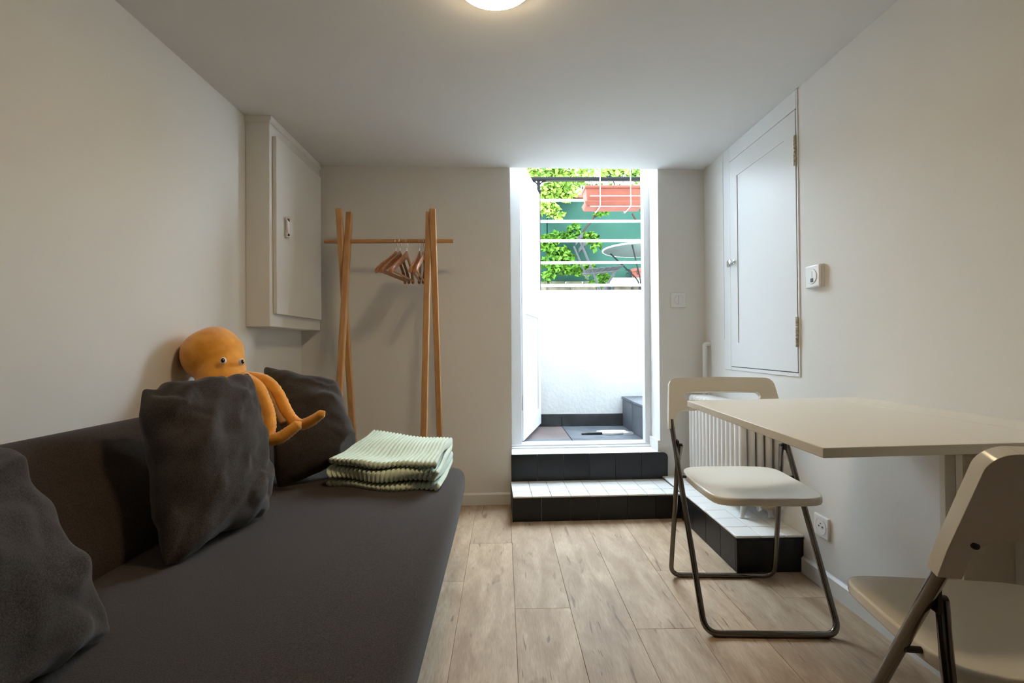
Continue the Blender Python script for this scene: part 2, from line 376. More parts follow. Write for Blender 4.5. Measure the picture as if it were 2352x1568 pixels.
# leaf, opened out into the light well
H0 = Vector((0.125, wy(0.12, DY+0.06), 0)); H1 = Vector((0.286, 3.655, 0)); ld = (H1-H0).normalized(); ln = Vector((ld.y,-ld.x,0)); LW = (H1-H0).length
LM = Matrix(((ld.x,ln.x,0,H0.x),(ld.y,ln.y,0,H0.y),(0,0,1,0),(0,0,0,1)))     # local: along, out of the face seen from the room, up
leaf = MB()
for a in ((0,0.09,0.31,2.045),(LW-0.09,LW,0.31,2.045),(0.09,LW-0.09,0.31,0.43),(0.09,LW-0.09,1.95,2.045),(0.09,LW-0.09,1.10,1.19)):
    leaf.box(a[0],a[1],-0.04,0,a[2],a[3])
lf = leaf.xf(LM).build('leaf', 'door_white', door, bevel=0.002)
for z0, z1 in ((0.43,1.10),(1.19,1.95)):
    MB().box(0.085,LW-0.085,-0.03,-0.012,z0-0.005,z1+0.005).xf(LM).build('panel', 'door_white', lf)
for z in (0.5,1.85):
    MB().lathe([(0.008,z),(0.008,z+0.09)], 10, (H0.x-0.012,H0.y-0.004,0)).build('hinge', 'wire', lf, smooth=40)

# ------------------------------------------------------------------ outside: light well, stairs, terrace
TZ = 1.32
well = struct(MB().box(-0.12, 3.2, 3.0, 3.80, 0.10, 0.268).build('floor_light_well', 'grout'), 'slate floor of the light well outside the door')
for (x0,x1,m) in ((-0.11,0.445,'slate_red'),(0.449,0.915,'slate')):
    for (y0,y1) in ((2.985,3.205),(3.208,3.70)):
        MB().box(x0,x1,y0,y1,0.262,0.28).build('slab', m if y0 > 3.2 or x0 > 0 else 'slate', well, bevel=0.002, bseg=1)
struct(MB().box(-3.0, 5.5, 3.70, 3.92, -0.1, TZ).build('wall_light_well', 'plaster'), 'rough white retaining wall of the light well')
struct(MB().box(-0.32, -0.12, 3.05, 3.70, -0.1, TZ).build('wall_light_well_side', 'plaster'), 'white side wall of the light well')
sk_ = struct(MB().box(-0.11, 0.912, 3.690, 3.70, 0.28, 0.372).build('baseboard_light_well', 'grout'))
for a, b in ((-0.11,0.442),(0.446,0.912)):
    MB().box(a, b, 3.683, 3.692, 0.281, 0.374).build('skirting_tile', 'slate_dark', sk_, bevel=0.002, bseg=1)
stair = thing('stone_stair', 'slate clad stair climbing out of the light well', 'stairs', (0.91,3.35,0.28))
for i in range(4):
    x0, zt = 0.912+0.30*i, 0.505+0.225*i
    if i > 3: break
    MB().box(x0+0.012, 2.5, 3.135, 3.697, 0.27 if i == 0 else zt-0.225, zt-0.02).build('step_core', 'grout', stair)
    for y0, y1 in ((3.135,3.42),(3.423,3.69)):
        MB().box(x0, x0+0.014, y0, y1-0.001, (0.282 if i == 0 else zt-0.225), zt-0.021).build('riser_slab', 'slate', stair, bevel=0.001, bseg=1)
        MB().box(x0-0.008, x0+0.32 if i < 3 else 2.5, y0, y1, zt-0.02, zt).build('tread_slab', 'slate', stair, bevel=0.003, bseg=1)
hb = thing('hand_brush', 'white hand brush with a black handle lying on the slate outside the door', 'brush', (0.76,3.33,0.28))
MB().prism([(0.700,3.372),(0.735,3.392),(0.83,3.402),(0.905,3.396),(0.915,3.360),(0.875,3.325),(0.80,3.300),(0.745,3.310)], 0.2796, 0.300, 'z').build('head', 'plaster', hb, bevel=0.006, bseg=2)
for i in range(9):
    y = 3.318+0.0085*i; MB().prism([(0.88,y),(0.935+0.02*math.sin(i*2.0),y+0.001),(0.88,y+0.007)], 0.2800, 0.293, 'z').build('bristle', 'plaster', hb)
MB().tube([(0.735,3.332,0.290),(0.69,3.330,0.291),(0.64,3.329,0.290),(0.612,3.329,0.288),(0.605,3.329,0.287),(0.592,3.329,0.287)], [0.009,0.010,0.009,0.006,0.0075,0.005], 10).build('handle', 'black_plastic', hb, smooth=60)

hb.location.x -= 0.055

struct(MB().box(-3.0, 5.5, 3.92, 8.0, TZ-0.15, TZ-0.005).build('floor_terrace', 'paving'), 'terrace paving above the light well')
struct(MB().box(2.5, 5.5, 3.06, 3.70, TZ-0.15, TZ-0.005).build('floor_terrace_side', 'paving'), 'terrace paving at the top of the stair')
struct(MB().box(-3.0, -0.32, 3.06, 3.70, TZ-0.15, TZ-0.005).build('floor_terrace_end', 'paving'), 'terrace paving beside the light well')
fc = MB(); wseg(fc, -3.0, 5.5, 2.32, 4.6, 0.0, WT); wseg(fc, -3.0, XL-0.1, -0.1, 2.32, 0.0, WT); wseg(fc, XR+0.1, 5.5, -0.1, 2.32, 0.0, WT)
struct(fc.build('wall_facade', 'facade'), 'rendered outside wall of the house above the door')

# railing
rail = thing('terrace_railing', 'railing with white bars and dark handrail on top of the light well wall', 'railing', (0.31,3.82,TZ))
MB().box(-1.2, 3.0, 3.795, 3.845, 2.203, 2.226).build('handrail', 'rail_dark', rail, bevel=0.005)
for z in (2.047,1.880,1.725,1.552,1.372):
    MB().tube([(-1.2,3.82,z),(3.0,3.82,z)], 0.0105, 10).build('bar', 'rail_white', rail, smooth=40)
for x in (0.292, 1.75, 2.98, -1.18):
    p_ = MB().box(x-0.012, x+0.012, 3.808, 3.832, TZ, 2.205).build('post', 'rail_dark', rail, bevel=0.002)
    MB().tube([(x,3.82,2.09),(x,3.82,2.12),(x,3.82,2.135)], [0.012,0.024,0.012], 10).build('collar', 'rail_dark', p_, smooth=50)
    MB().tube(bez((x-0.06,3.82,2.2),(x,3.82,2.2),(x,3.82,2.12))+[], 0.006, 8).build('scroll', 'rail_dark', p_, smooth=50)
    MB().tube(bez((x+0.06,3.82,2.2),(x,3.82,2.2),(x,3.82,2.12))+[], 0.006, 8).build('scroll', 'rail_dark', p_, smooth=50)

# planter hanging on the railing
def planter(cx, lab):
    y0, y1, zb = 3.615, 3.785, 1.965
    t = thing('planter_box', lab, 'planter', (cx,3.70,zb-0.02))
    hw = 0.225
    def frus(mb, w0, w1, d0, d1, z0, z1, cy=3.70):
        mb.add([(cx-w0,cy-d0,z0),(cx+w0,cy-d0,z0),(cx+w0,cy+d0,z0),(cx-w0,cy+d0,z0),(cx-w1,cy-d1,z1),(cx+w1,cy-d1,z1),(cx+w1,cy+d1,z1),(cx-w1,cy+d1,z1)],
               [(3,2,1,0),(4,5,6,7),(0,1,5,4),(1,2,6,5),(2,3,7,6),(3,0,4,7)]); return mb
    frus(MB(), 0.205, 0.222, 0.068, 0.080, zb, zb+0.125).build('box', 'terracotta', t, bevel=0.012, bseg=3)
    frus(MB(), 0.228, 0.228, 0.088, 0.088, zb+0.112, zb+0.136).build('rim', 'terracotta', t, bevel=0.006)
    frus(MB(), 0.215, 0.228, 0.075, 0.086, zb-0.022, zb+0.02).build('saucer', 'terracotta', t, bevel=0.010, bseg=3)
    for dx in (-0.115, 0.115):
        x = cx+dx
        MB().tube(rounded([(x,3.85,2.17),(x,3.85,2.232),(x,3.605,2.232),(x,3.600,zb-0.028),(x,3.80,zb-0.028),(x,3.80,2.19)], 0.02), 0.0032, 8).build('hook', 'rail_white', t, smooth=50)
    for z in (zb-0.028, zb+0.05):
        MB().tube([(cx-0.19,3.605,z),(cx+0.19,3.605,z)], 0.003, 8).build('cross_wire', 'rail_white', t, smooth=50)
    rnd = random.Random(int(cx*100)); mb = MB()
    for i in range(60):
        p = Vector((cx+rnd.uniform(-0.2,0.2), 3.70+rnd.uniform(-0.06,0.06), zb+0.125+rnd.uniform(0,0.05)))
        leafq(mb, p, rnd, 0.028)
    tag(mb.build('plants', 'leaf', t), kind='stuff')
    return t
def leafq(mb, p, rnd, s):
    a = Vector((rnd.uniform(-1,1),rnd.uniform(-1,0.3),rnd.uniform(-0.9,0.5))).normalized(); b = a.cross(Vector((rnd.uniform(-1,1),rnd.uniform(-1,1),rnd.uniform(-1,1)))).normalized()
    c = a.cross(b)*0.18*s; s *= rnd.uniform(0.7,1.3)
    mb.add([p, p+a*s*0.45+b*s*0.42+c, p+a*s*1.1, p+a*s*0.45-b*s*0.42+c, p+a*s*0.55-c], [(0,1,4),(1,2,4),(2,3,4),(3,0,4)])
planter(0.852, 'terracotta planter box hooked over the handrail by white wire brackets')

# hoarding, plinth, plants
HY = 6.60
hd = thing('green_hoarding', 'green painted metal fence behind the terrace', 'fence', (1.0,HY,TZ))
xs = [-3.0,-1.3,0.62,2.3,4.0,5.5]
for i in range(5):
    MB().box(xs[i]+0.006, xs[i+1]-0.006, HY, HY+0.03, 1.766, 2.90).build('panel', 'green_metal', hd, bevel=0.004, bseg=1)
    MB().box(xs[i]-0.03, xs[i]+0.03, HY+0.03, HY+0.06, 1.702, 2.92).build('post', 'green_metal', hd)
for i in range(17):
    MB().box(-3.0+0.5*i, -3.0+0.5*i+0.494, HY-0.05, HY+0.10, 2.90, 2.95).build('coping_brick', 'brick_red', hd, bevel=0.006, bseg=1)
pl = struct(MB().box(-3.0, 5.5, HY-0.07, HY+0.05, TZ-0.006, 1.70).build('wall_plinth', 'grout'), 'low stone wall under the green fence')
rnd = random.Random(3)
for r in range(3):
    x = -1.0+rnd.uniform(0,0.2); z0 = TZ+r*0.127
    while x < 4.0:
        w = rnd.uniform(0.16,0.34)
        MB().box(x+0.008, x+w-0.008, HY-0.10-rnd.uniform(0,0.02), HY-0.06, z0+0.008, z0+0.119).build('stone', 'stone', pl, bevel=0.025, bseg=2); x += w
for i in range(5):
    MB().box(1.34+0.62*i, 1.34+0.62*i+0.612, HY-0.23, HY-0.002, 1.702, 1.785).build('coping_slab', 'coping', pl, bevel=0.01, bseg=2)
x = -1.0
while x < 1.3:
    w = min(rnd.uniform(0.22,0.40), 1.335-x); MB().box(x+0.008, x+w-0.004, HY-0.105, HY-0.012, 1.702, 1.762).build('stone', 'mossy_stone', pl, bevel=0.022, bseg=2); x += w

def ivy(name, label, cat, clusters, stems, y, s, seed, m='leaf', depth=0.12, group=None):
    c0 = at(*clusters[0][:2], y=y); t = thing(name, label, cat, (c0.x, y, TZ), 0, group); rnd = random.Random(seed); mb = MB()
    for (px, py, rx, ry, n) in clusters:
        for i in range(n):
            g = rnd.uniform(0, 2*math.pi); q = math.sqrt(rnd.random())
            leafq(mb, at(px+rx*q*math.cos(g), py+ry*q*math.sin(g), y=y-rnd.uniform(0,depth)), rnd, s)
    tag(mb.build('foliage', m, t), kind='stuff')
    for st in stems:
        MB().tube(catmull([at(p[0],p[1],y=y) for p in st], 5), 0.012, 6).build('stem', 'vine', t, smooth=60)
    return t
ivy('climbing_vine', 'leafy green vine hanging from the top of the green fence', 'vine',
    [(1262,480,18,10,60),(1275,492,14,6,30),(1265,440,26,20,150),(1290,430,30,18,160),(1310,455,14,8,30),(1250,470,8,14,30),(1225,395,25,14,90)],
    [[(1235,500),(1262,478),(1290,440)]], 6.45, 0.075, 1, 'leaf_sunlit')
ivy('climbing_vine', 'vine with a bare brown stem spreading across the middle of the green fence', 'vine',
    [(1262,548,18,8,80),(1290,543,22,8,90),(1320,522,10,10,35),(1322,545,26,7,80),(1352,545,22,6,55),(1385,485,14,6,25),(1365,560,14,8,30)],
    [[(1240,540),(1280,549),(1330,540),(1348,520),(1362,503),(1368,480)],[(1366,498),(1380,490)]], 6.46, 0.075, 2)
ivy('climbing_vine', 'low vine growing behind the slatted folding chair', 'vine',
    [(1258,565,16,12,70),(1285,580,20,12,80),(1262,605,16,12,50),(1285,615,22,10,70),(1318,618,20,9,60),(1345,612,20,8,50),(1260,632,14,8,35),(1300,590,16,10,40),(1345,625,12,6,20)],
    [[(1250,640),(1275,610),(1310,585)]], 6.44, 0.075, 3)
ivy('shrub', 'small leafy plant beneath the seat of the folding chair', 'plant',
    [(1375,640,14,8,40),(1392,637,10,8,28),(1382,653,8,4,14)], [[(1380,668),(1380,645)]], 6.2, 0.065, 4)
ivy('garden_tree', 'green tree crown coloured as if sunlit, showing above the fence over the hanging vine', 'tree',
    [(1262,395,40,12,160),(1300,420,40,24,180),(1215,390,20,14,60)], [[(1300,728),(1290,470),(1280,420),(1262,395)]], 7.2, 0.10, 5, 'leaf_sunlit', depth=0.4)
ivy('garden_tree', 'green tree crown coloured as if sunlit, showing above the handrail over the planter', 'tree',
    [(1345,395,22,10,60),(1405,392,34,10,130),(1450,395,30,10,90),(1475,420,10,20,20)], [[(1425,733),(1420,470),(1410,420),(1405,395)]], 7.8, 0.105, 6, 'leaf_sunlit', depth=0.35)
ivy('climbing_vine', 'thin vine at the far side of the planter hanging against the green fence', 'vine',
    [(1477,482,5,8,18),(1500,480,20,14,70)], [[(1452,490),(1462,505),(1485,515),(1495,560),(1492,639.5)]], 6.45, 0.07, 8)

# bistro table on the terrace
TX, TY = 1.675, 5.80
bt = thing('bistro_table', 'round glass topped bistro table with scrolled iron legs on the terrace', 'table', (TX,TY,TZ))
MB().lathe([(0.0,2.033),(0.445,2.033),(0.452,2.037),(0.452,2.043),(0.445,2.047),(0.0,2.047)], 40, (TX,TY,0)).build('table_top', 'glass_top', bt, smooth=40)
MB().tube([(TX+0.455*math.cos(a),TY+0.455*math.sin(a),2.04) for a in [2*math.pi*k/40 for k in range(40)]], 0.009, 8, True).build('rim', 'coping', bt, smooth=60)
for k in range(4):
    a = math.pi/4+k*math.pi/2+0.25; ca, sa = math.cos(a), math.sin(a)
    lg = MB().tube(rounded([(TX+0.38*ca,TY+0.38*sa,2.032),(TX+0.02*ca,TY+0.02*sa,1.66),(TX+0.03*ca,TY+0.03*sa,1.50),(TX+0.25*ca,TY+0.25*sa,TZ)],0.08), 0.009, 8).build('leg', 'iron', bt, smooth=60)
    sc = [(TX+ca*(0.16+0.06*(1-q)*math.cos(1+q*9)), TY+sa*(0.16+0.06*(1-q)*math.cos(1+q*9)), 1.76+0.06*(1-q)*math.sin(1+q*9)) for q in [i/24 for i in range(23)]]
    MB().tube(sc, 0.005, 6).build('scroll', 'iron', lg, smooth=60)
# folding slatted chair on the terrace
CY2 = 5.70
fcx = thing('folding_garden_chair', 'grey slatted folding garden chair standing on the terrace', 'chair', (1.05,CY2,TZ))
def px2(px, py, y): p = at(px, py, y=y); return (p.x, y, p.z)
for dy in (-0.2, 0.2):
    MB().tube([px2(1328,542,CY2+dy), px2(1388,690,CY2+dy)], 0.013, 8, flat=(1,0.5)).build('back_leg', 'zinc', fcx, smooth=60)
    MB().tube([px2(1414,622,CY2+dy), px2(1372,690,CY2+dy)], 0.013, 8, flat=(1,0.5)).build('front_leg', 'zinc', fcx, smooth=60)
    MB().tube([px2(1318,565,CY2+dy), px2(1350,642,CY2+dy)], 0.010, 8, flat=(1,0.5)).build('side_strut', 'zinc', fcx, smooth=60)
    MB().tube([px2(1338,630,CY2+dy), px2(1420,622,CY2+dy)], 0.012, 8, flat=(1,0.5)).build('seat_rail', 'zinc', fcx, smooth=60)
for i in range(6):
    p = Vector(px2(1346+14*i, 627-1.4*i, CY2)); MB().box(p.x-0.026, p.x+0.026, CY2-0.23, CY2+0.23, p.z+0.006, p.z+0.018).build('seat_slat', 'zinc', fcx, bevel=0.003, bseg=1)
for i in range(2):
    p = Vector(px2(1331+7*i, 550+17*i, CY2)); MB().box(p.x-0.012, p.x+0.004, CY2-0.23, CY2+0.23, p.z-0.03, p.z+0.03).build('back_slat', 'zinc', fcx, bevel=0.003, bseg=1)
p = at(1400,668,y=4.6)
ub = thing('black_post_foot', 'short black post on a flat foot at the terrace edge', 'post', (p.x,4.6,TZ))
MB().lathe([(0.0,TZ-0.004),(0.055,TZ-0.004),(0.055,TZ+0.012),(0.03,TZ+0.022),(0.0,TZ+0.022)], 20, (p.x,4.6,0)).build('foot', 'rail_dark', ub, smooth=40)
MB().lathe([(0.0,TZ+0.015),(0.028,TZ+0.015),(0.026,TZ+0.14),(0.0,TZ+0.14)], 20, (p.x,4.6,0)).build('stub', 'rail_dark', ub, smooth=40)
p = at(1466,641,y=HY-0.115)
rp = thing('red_flower_pot', 'red clay flower pot on the stone wall behind the bistro table', 'pot', (p.x,HY-0.115,1.785))
MB().lathe([(0.0,1.785),(0.075,1.785),(0.094,1.875),(0.104,1.875),(0.104,1.915),(0.09,1.915),(0.082,1.895),(0.0,1.895)], 24, (p.x,HY-0.115,0)).build('bowl', 'terracotta', rp, smooth=40)

# ------------------------------------------------------------------ built-in cupboard on the right wall
cup = thing('wall_cupboard', 'tall white built-in cupboard with panelled door set in the wall beside the radiator', 'cupboard', (XR,2.2,0.77))
fr = MB()
FX = XR-0.004
for (y0,y1,z0,z1) in ((1.893,1.903,0.765,ZC),(2.470,2.542,0.765,ZC),(1.903,2.470,1.838,ZC),(1.903,2.470,0.765,0.781)):
    fr.box(FX, XR+0.005, y0, y1, z0, z1)
fr.build('frame', 'gloss_white', cup, bevel=0.0015, bseg=1)
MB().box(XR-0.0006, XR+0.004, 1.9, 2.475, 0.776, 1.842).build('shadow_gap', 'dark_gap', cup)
D = [(1.9065,1.985),(2.392,2.4665)]
dm = MB(); DX0 = FX-0.0015
for y0,y1 in D: dm.box(DX0, XR+0.001, y0, y1, 0.785, 1.834)
dm.box(DX0, XR+0.001, 1.985, 2.392, 0.785, 0.905); dm.box(DX0, XR+0.001, 1.985, 2.392, 1.742, 1.834)
dr = dm.build('door', 'gloss_white', cup)
MB().box(XR-0.0016, XR+0.005, 1.98, 2.396, 0.90, 1.746).build('panel', 'gloss_white', dr)
for z in (1.67,0.945):
    hg = MB()
    for i in range(3): hg.lathe([(0.0055,z-0.06+0.041*i),(0.0055,z-0.06+0.041*i+0.038)], 10, (DX0-0.003,1.905,0))
    hg.build('hinge', 'hinge_metal', dr, smooth=40)
kb = MB().lathe([(0.0,0.0),(0.011,0.0),(0.011,-0.003),(0.005,-0.006),(0.005,-0.014),(0.013,-0.018),(0.013,-0.026),(0.0,-0.029)], 16, (DX0,2.425,1.315), 'x').build('knob', 'wire', dr, smooth=40)
lt = MB().box(FX-0.012, FX+0.001, 2.462, 2.485, 1.296, 1.330)
lt.box(FX-0.016, FX-0.004, 2.44, 2.478, 1.306, 1.320); lt.build('latch', 'wire', dr, bevel=0.002)
MB().box(XR-0.004, XR+0.002, 2.545, 2.552, 0.93, ZC).build('trim_1', 'gloss_white').parent = None
struct(bpy.data.objects['trim_1'], 'thin vertical moulding beside the wall cupboard')

# ------------------------------------------------------------------ cabinet in the far left corner
cab = thing('wall_cabinet', 'white painted wall cabinet with a flat door in the corner above the sofa', 'cabinet', (-1.07,2.14,0.99))
CFX, CY0, CY1, CZ0 = -1.020, 2.138, 2.722, 0.990
MB().box(XL, CFX, CY0, CY1, CZ0, ZC).build('body', 'cream_paint', cab, bevel=0.003)
MB().prism([(XL,1.888),(CFX+0.004,1.888),(CFX+0.012,1.897),(CFX+0.012,ZC),(XL,ZC)], CY0-0.009, CY1).build('cornice', 'cream_paint', cab, bevel=0.002)
cd = MB().box(CFX+0.001, CFX+0.018, 2.166, 2.695, 1.048, 1.838).build('door', 'cream_paint', cab, bevel=0.002)
hm = MB()
hm.box(CFX+0.018, CFX+0.032, 2.246, 2.254, 1.415, 1.49); hm.box(CFX+0.026, CFX+0.034, 2.234, 2.266, 1.405, 1.425); hm.box(CFX+0.026, CFX+0.034, 2.234, 2.266, 1.48, 1.50)
hm.box(CFX+0.018, CFX+0.030, 2.240, 2.262, 1.408, 1.420); hm.box(CFX+0.018, CFX+0.030, 2.240, 2.262, 1.485, 1.497); hm.box(CFX+0.027,CFX+0.034,2.240,2.260,1.41,1.495)
hm.build('handle', 'cream_paint', cd, bevel=0.002)

# ------------------------------------------------------------------ switches and sockets
def plate(name, label, cat, c, u, n, size, rz=0):
    """square plate on a wall; u = direction along wall, n = out of wall"""
    t = thing(name, label, cat, c); u = Vector(u); n = Vector(n); w = Vector((0,0,1)); h = size/2
    M_ = Matrix(((u.x,w.x,n.x,c[0]),(u.y,w.y,n.y,c[1]),(u.z,w.z,n.z,c[2]),(0,0,0,1)))
    MB().box(-h,h,-h,h,-0.002,0.010).xf(M_).build('plate', 'switch_white', t, bevel=0.004, bseg=3)
    return t, M_
nb = Vector((SK,-1,0)).normalized(); ub_ = Vector((1,SK,0)).normalized()
t, M_ = plate('light_switch', 'white square switch with a round rocker on the wall beside the garden door', 'switch', (1.019,wy(1.019),1.156), ub_, nb, 0.088)
MB().lathe([(0.0,0.009),(0.029,0.009),(0.029,0.0115),(0.0275,0.0115),(0.0275,0.0095)], 32).xf(M_).build('bezel', 'cream_paint', t, smooth=30)
MB().lathe([(0.0,0.009),(0.0265,0.009),(0.0255,0.0125),(0.0,0.0135)], 32).xf(M_).build('rocker', 'switch_white', t, smooth=30)
MB().box(-0.0006,0.0006,-0.024,0.024,0.0128,0.0142).xf(M_).build('rocker_split', 'light_grout', t)
t, M_ = plate('telephone_socket', 'white square telephone socket with a dark jack on the wall beside the cupboard', 'socket', (XR,1.789,1.150), (0,-1,0), (-1,0,0), 0.086)
MB().box(-0.043,0.043,-0.043,0.043,0.008,0.02).xf(M_).build('cover', 'switch_white', t, bevel=0.008, bseg=3)
MB().lathe([(0.0,0.018),(0.029,0.018),(0.029,0.021),(0.027,0.0225),(0.0,0.0225)], 32).xf(M_).build('dial', 'switch_white', t, smooth=30)
MB().box(-0.004,0.010,-0.022,-0.008,0.020,0.0235).xf(M_).build('jack', 'dark_gap', t)
MB().box(0.004,0.008,-0.019,-0.011,0.0225,0.0245).xf(M_).build('jack_glint', 'glint', t)  # blue glint on the jack, painted as a small coloured block
MB().box(0.0035,0.0045,-0.008,0.018,0.0215,0.0232).xf(M_).build('seam', 'light_grout', t)
t, M_ = plate('power_socket', 'white square power socket low on the wall beside the tiled ledge', 'socket', (XR,1.772,0.223), (0,-1,0), (-1,0,0), 0.080)
MB().lathe([(0.0,0.004),(0.026,0.004),(0.026,0.0105),(0.030,0.0115),(0.031,0.009),(0.031,0.004)], 32).xf(M_).build('well', 'switch_white', t, smooth=30)
for a, b in ((-0.0095,0),(0.0095,0)):
    MB().lathe([(0.0,0.0095),(0.0028,0.0095),(0.0028,0.0118),(0.0,0.0118)], 10, (a,b,0)).xf(M_).build('pin_hole', 'dark_gap', t)
MB().lathe([(0.0,0.0095),(0.0022,0.0095),(0.0022,0.0118),(0.0,0.0118)], 10, (0,0.011,0)).xf(M_).build('earth_pin', 'dark_gap', t)

# ------------------------------------------------------------------ ceiling lamp
lamp = thing('ceiling_lamp', 'round flush ceiling lamp glowing warm white', 'lamp', (-0.015,1.306,ZC))
LC = (-0.015,1.306,0)
MB().lathe([(0.0,ZC+0.001),(0.112,ZC+0.001),(0.114,ZC-0.010),(0.114,ZC-0.024),(0.110,ZC-0.026),(0.0,ZC-0.024)], 48, LC).build('base_ring', 'lamp_ring', lamp, smooth=35)
MB().lathe([(0.0,ZC-0.020),(0.1095,ZC-0.020),(0.1095,ZC-0.0265),(0.104,ZC-0.034),(0.08,ZC-0.042),(0.04,ZC-0.047),(0.01,ZC-0.048)], 48, LC).build('diffuser', 'lamp_glass', lamp, smooth=60)

# ------------------------------------------------------------------ radiator
rad = thing('cast_iron_radiator', 'white painted cast iron column radiator standing on the tiled ledge', 'radiator', (1.10,2.37,LZ))
RX0, RX1, RZ0, RZ1, NS, RP = 1.028, 1.168, 0.205, 0.622, 14, 0.0435
sec = MB()
for i in range(4):
    x = RX0+0.014+i*0.0373
    sec.tube([(x,0,RZ0+0.01),(x,0,RZ0+0.05),(x,0,RZ1-0.05),(x,0,RZ1-0.01)], [0.012,0.0145,0.0145,0.012], 12, flat=(1.0,1.22))
for z in (RZ0+0.022, RZ1-0.022):
    sec.tube([(RX0+0.004,0,z),(RX0+0.012,0,z),(RX1-0.012,0,z),(RX1-0.004,0,z)], [0.012,0.021,0.021,0.012], 14)
s0 = None
for i in range(NS):
    if s0 is None:
        s0 = sec.build('section', 'radiator_white', None, smooth=50); s0.parent = rad; s0.location = Vector((0,2.092,0))-rad.location; 
    else:
        c = s0.copy(); COL.objects.link(c); c.parent = rad; c.location = Vector((0,2.092+RP*i,0))-rad.location
for yf in (2.095, 2.092+RP*(NS-1)-0.003):
    for xf in (RX0+0.018, RX1-0.018):
        dx = -0.014 if xf < 1.1 else 0.008
        MB().tube([(xf,yf,RZ0+0.03),(xf+dx*0.4,yf-0.004,RZ0-0.02),(xf+dx,yf-0.010,LZ+0.008),(xf+dx*1.1,yf-0.012,LZ)], [0.021,0.011,0.0095,0.013], 10).build('foot', 'radiator_white', rad, smooth=60)
MB().tube([(1.095,2.085,RZ0+0.022),(1.095,2.045,RZ0+0.022)], 0.019, 12).build('valve_nut', 'brass', rad, smooth=40)
vb = MB().tube([(1.095,2.052,RZ0+0.022),(1.095,2.03,RZ0+0.012),(1.11,2.028,RZ0+0.005),(1.15,2.028,RZ0+0.004)], 0.012, 12).build('valve', 'brass', rad, smooth=60)
MB().tube([(1.073,2.028,RZ0+0.004),(1.080,2.028,RZ0+0.004)], 0.017, 14).build('valve_cap', 'wire', vb, smooth=30)
MB().tube([(1.15,2.028,RZ0+0.004),(XR-0.001,2.028,RZ0+0.004)], 0.011, 12).build('tail_pipe', 'radiator_white', rad, smooth=50)
MB().tube(rounded([(XR-0.001,2.735,0.900),(1.150,2.735,0.900),(1.150,2.735,0.60),(1.10,2.705,0.60)],0.035), 0.0125, 12).build('supply_pipe', 'radiator_white', rad, smooth=60)

# ------------------------------------------------------------------ wall table
tab = thing('drop_leaf_wall_table', 'cream white drop-leaf table fixed to the wall', 'table', (XR,1.2,0.33))
A_, B_, C_, D_ = (0.585,1.53), (XR,1.592), (XR,0.862), (0.549,0.822)
def mix(p, q, t): return (p[0]+(q[0]-p[0])*t, p[1]+(q[1]-p[1])*t)
s1_, s2_ = mix(A_, B_, 0.80), mix(D_, C_, 0.80)
s1b, s2b = mix(A_, B_, 0.802), mix(D_, C_, 0.802)
TT = 0.72
MB().prism([A_,s1_,s2_,D_], TT-0.018, TT, 'z').build('drop_leaf', 'table_white', tab, bevel=0.0015)
MB().prism([s1b,B_,C_,s2b], TT-0.018, TT, 'z').build('shelf', 'table_white', tab, bevel=0.0015)
MB().box(1.058, XR, 1.098, 1.114, 0.25, TT-0.018).build('side_panel', 'table_edge', tab, bevel=0.001)
MB().box(1.151, XR, 1.243, 1.260, 0.25, TT-0.018).build('support_batten', 'table_edge', tab, bevel=0.001)

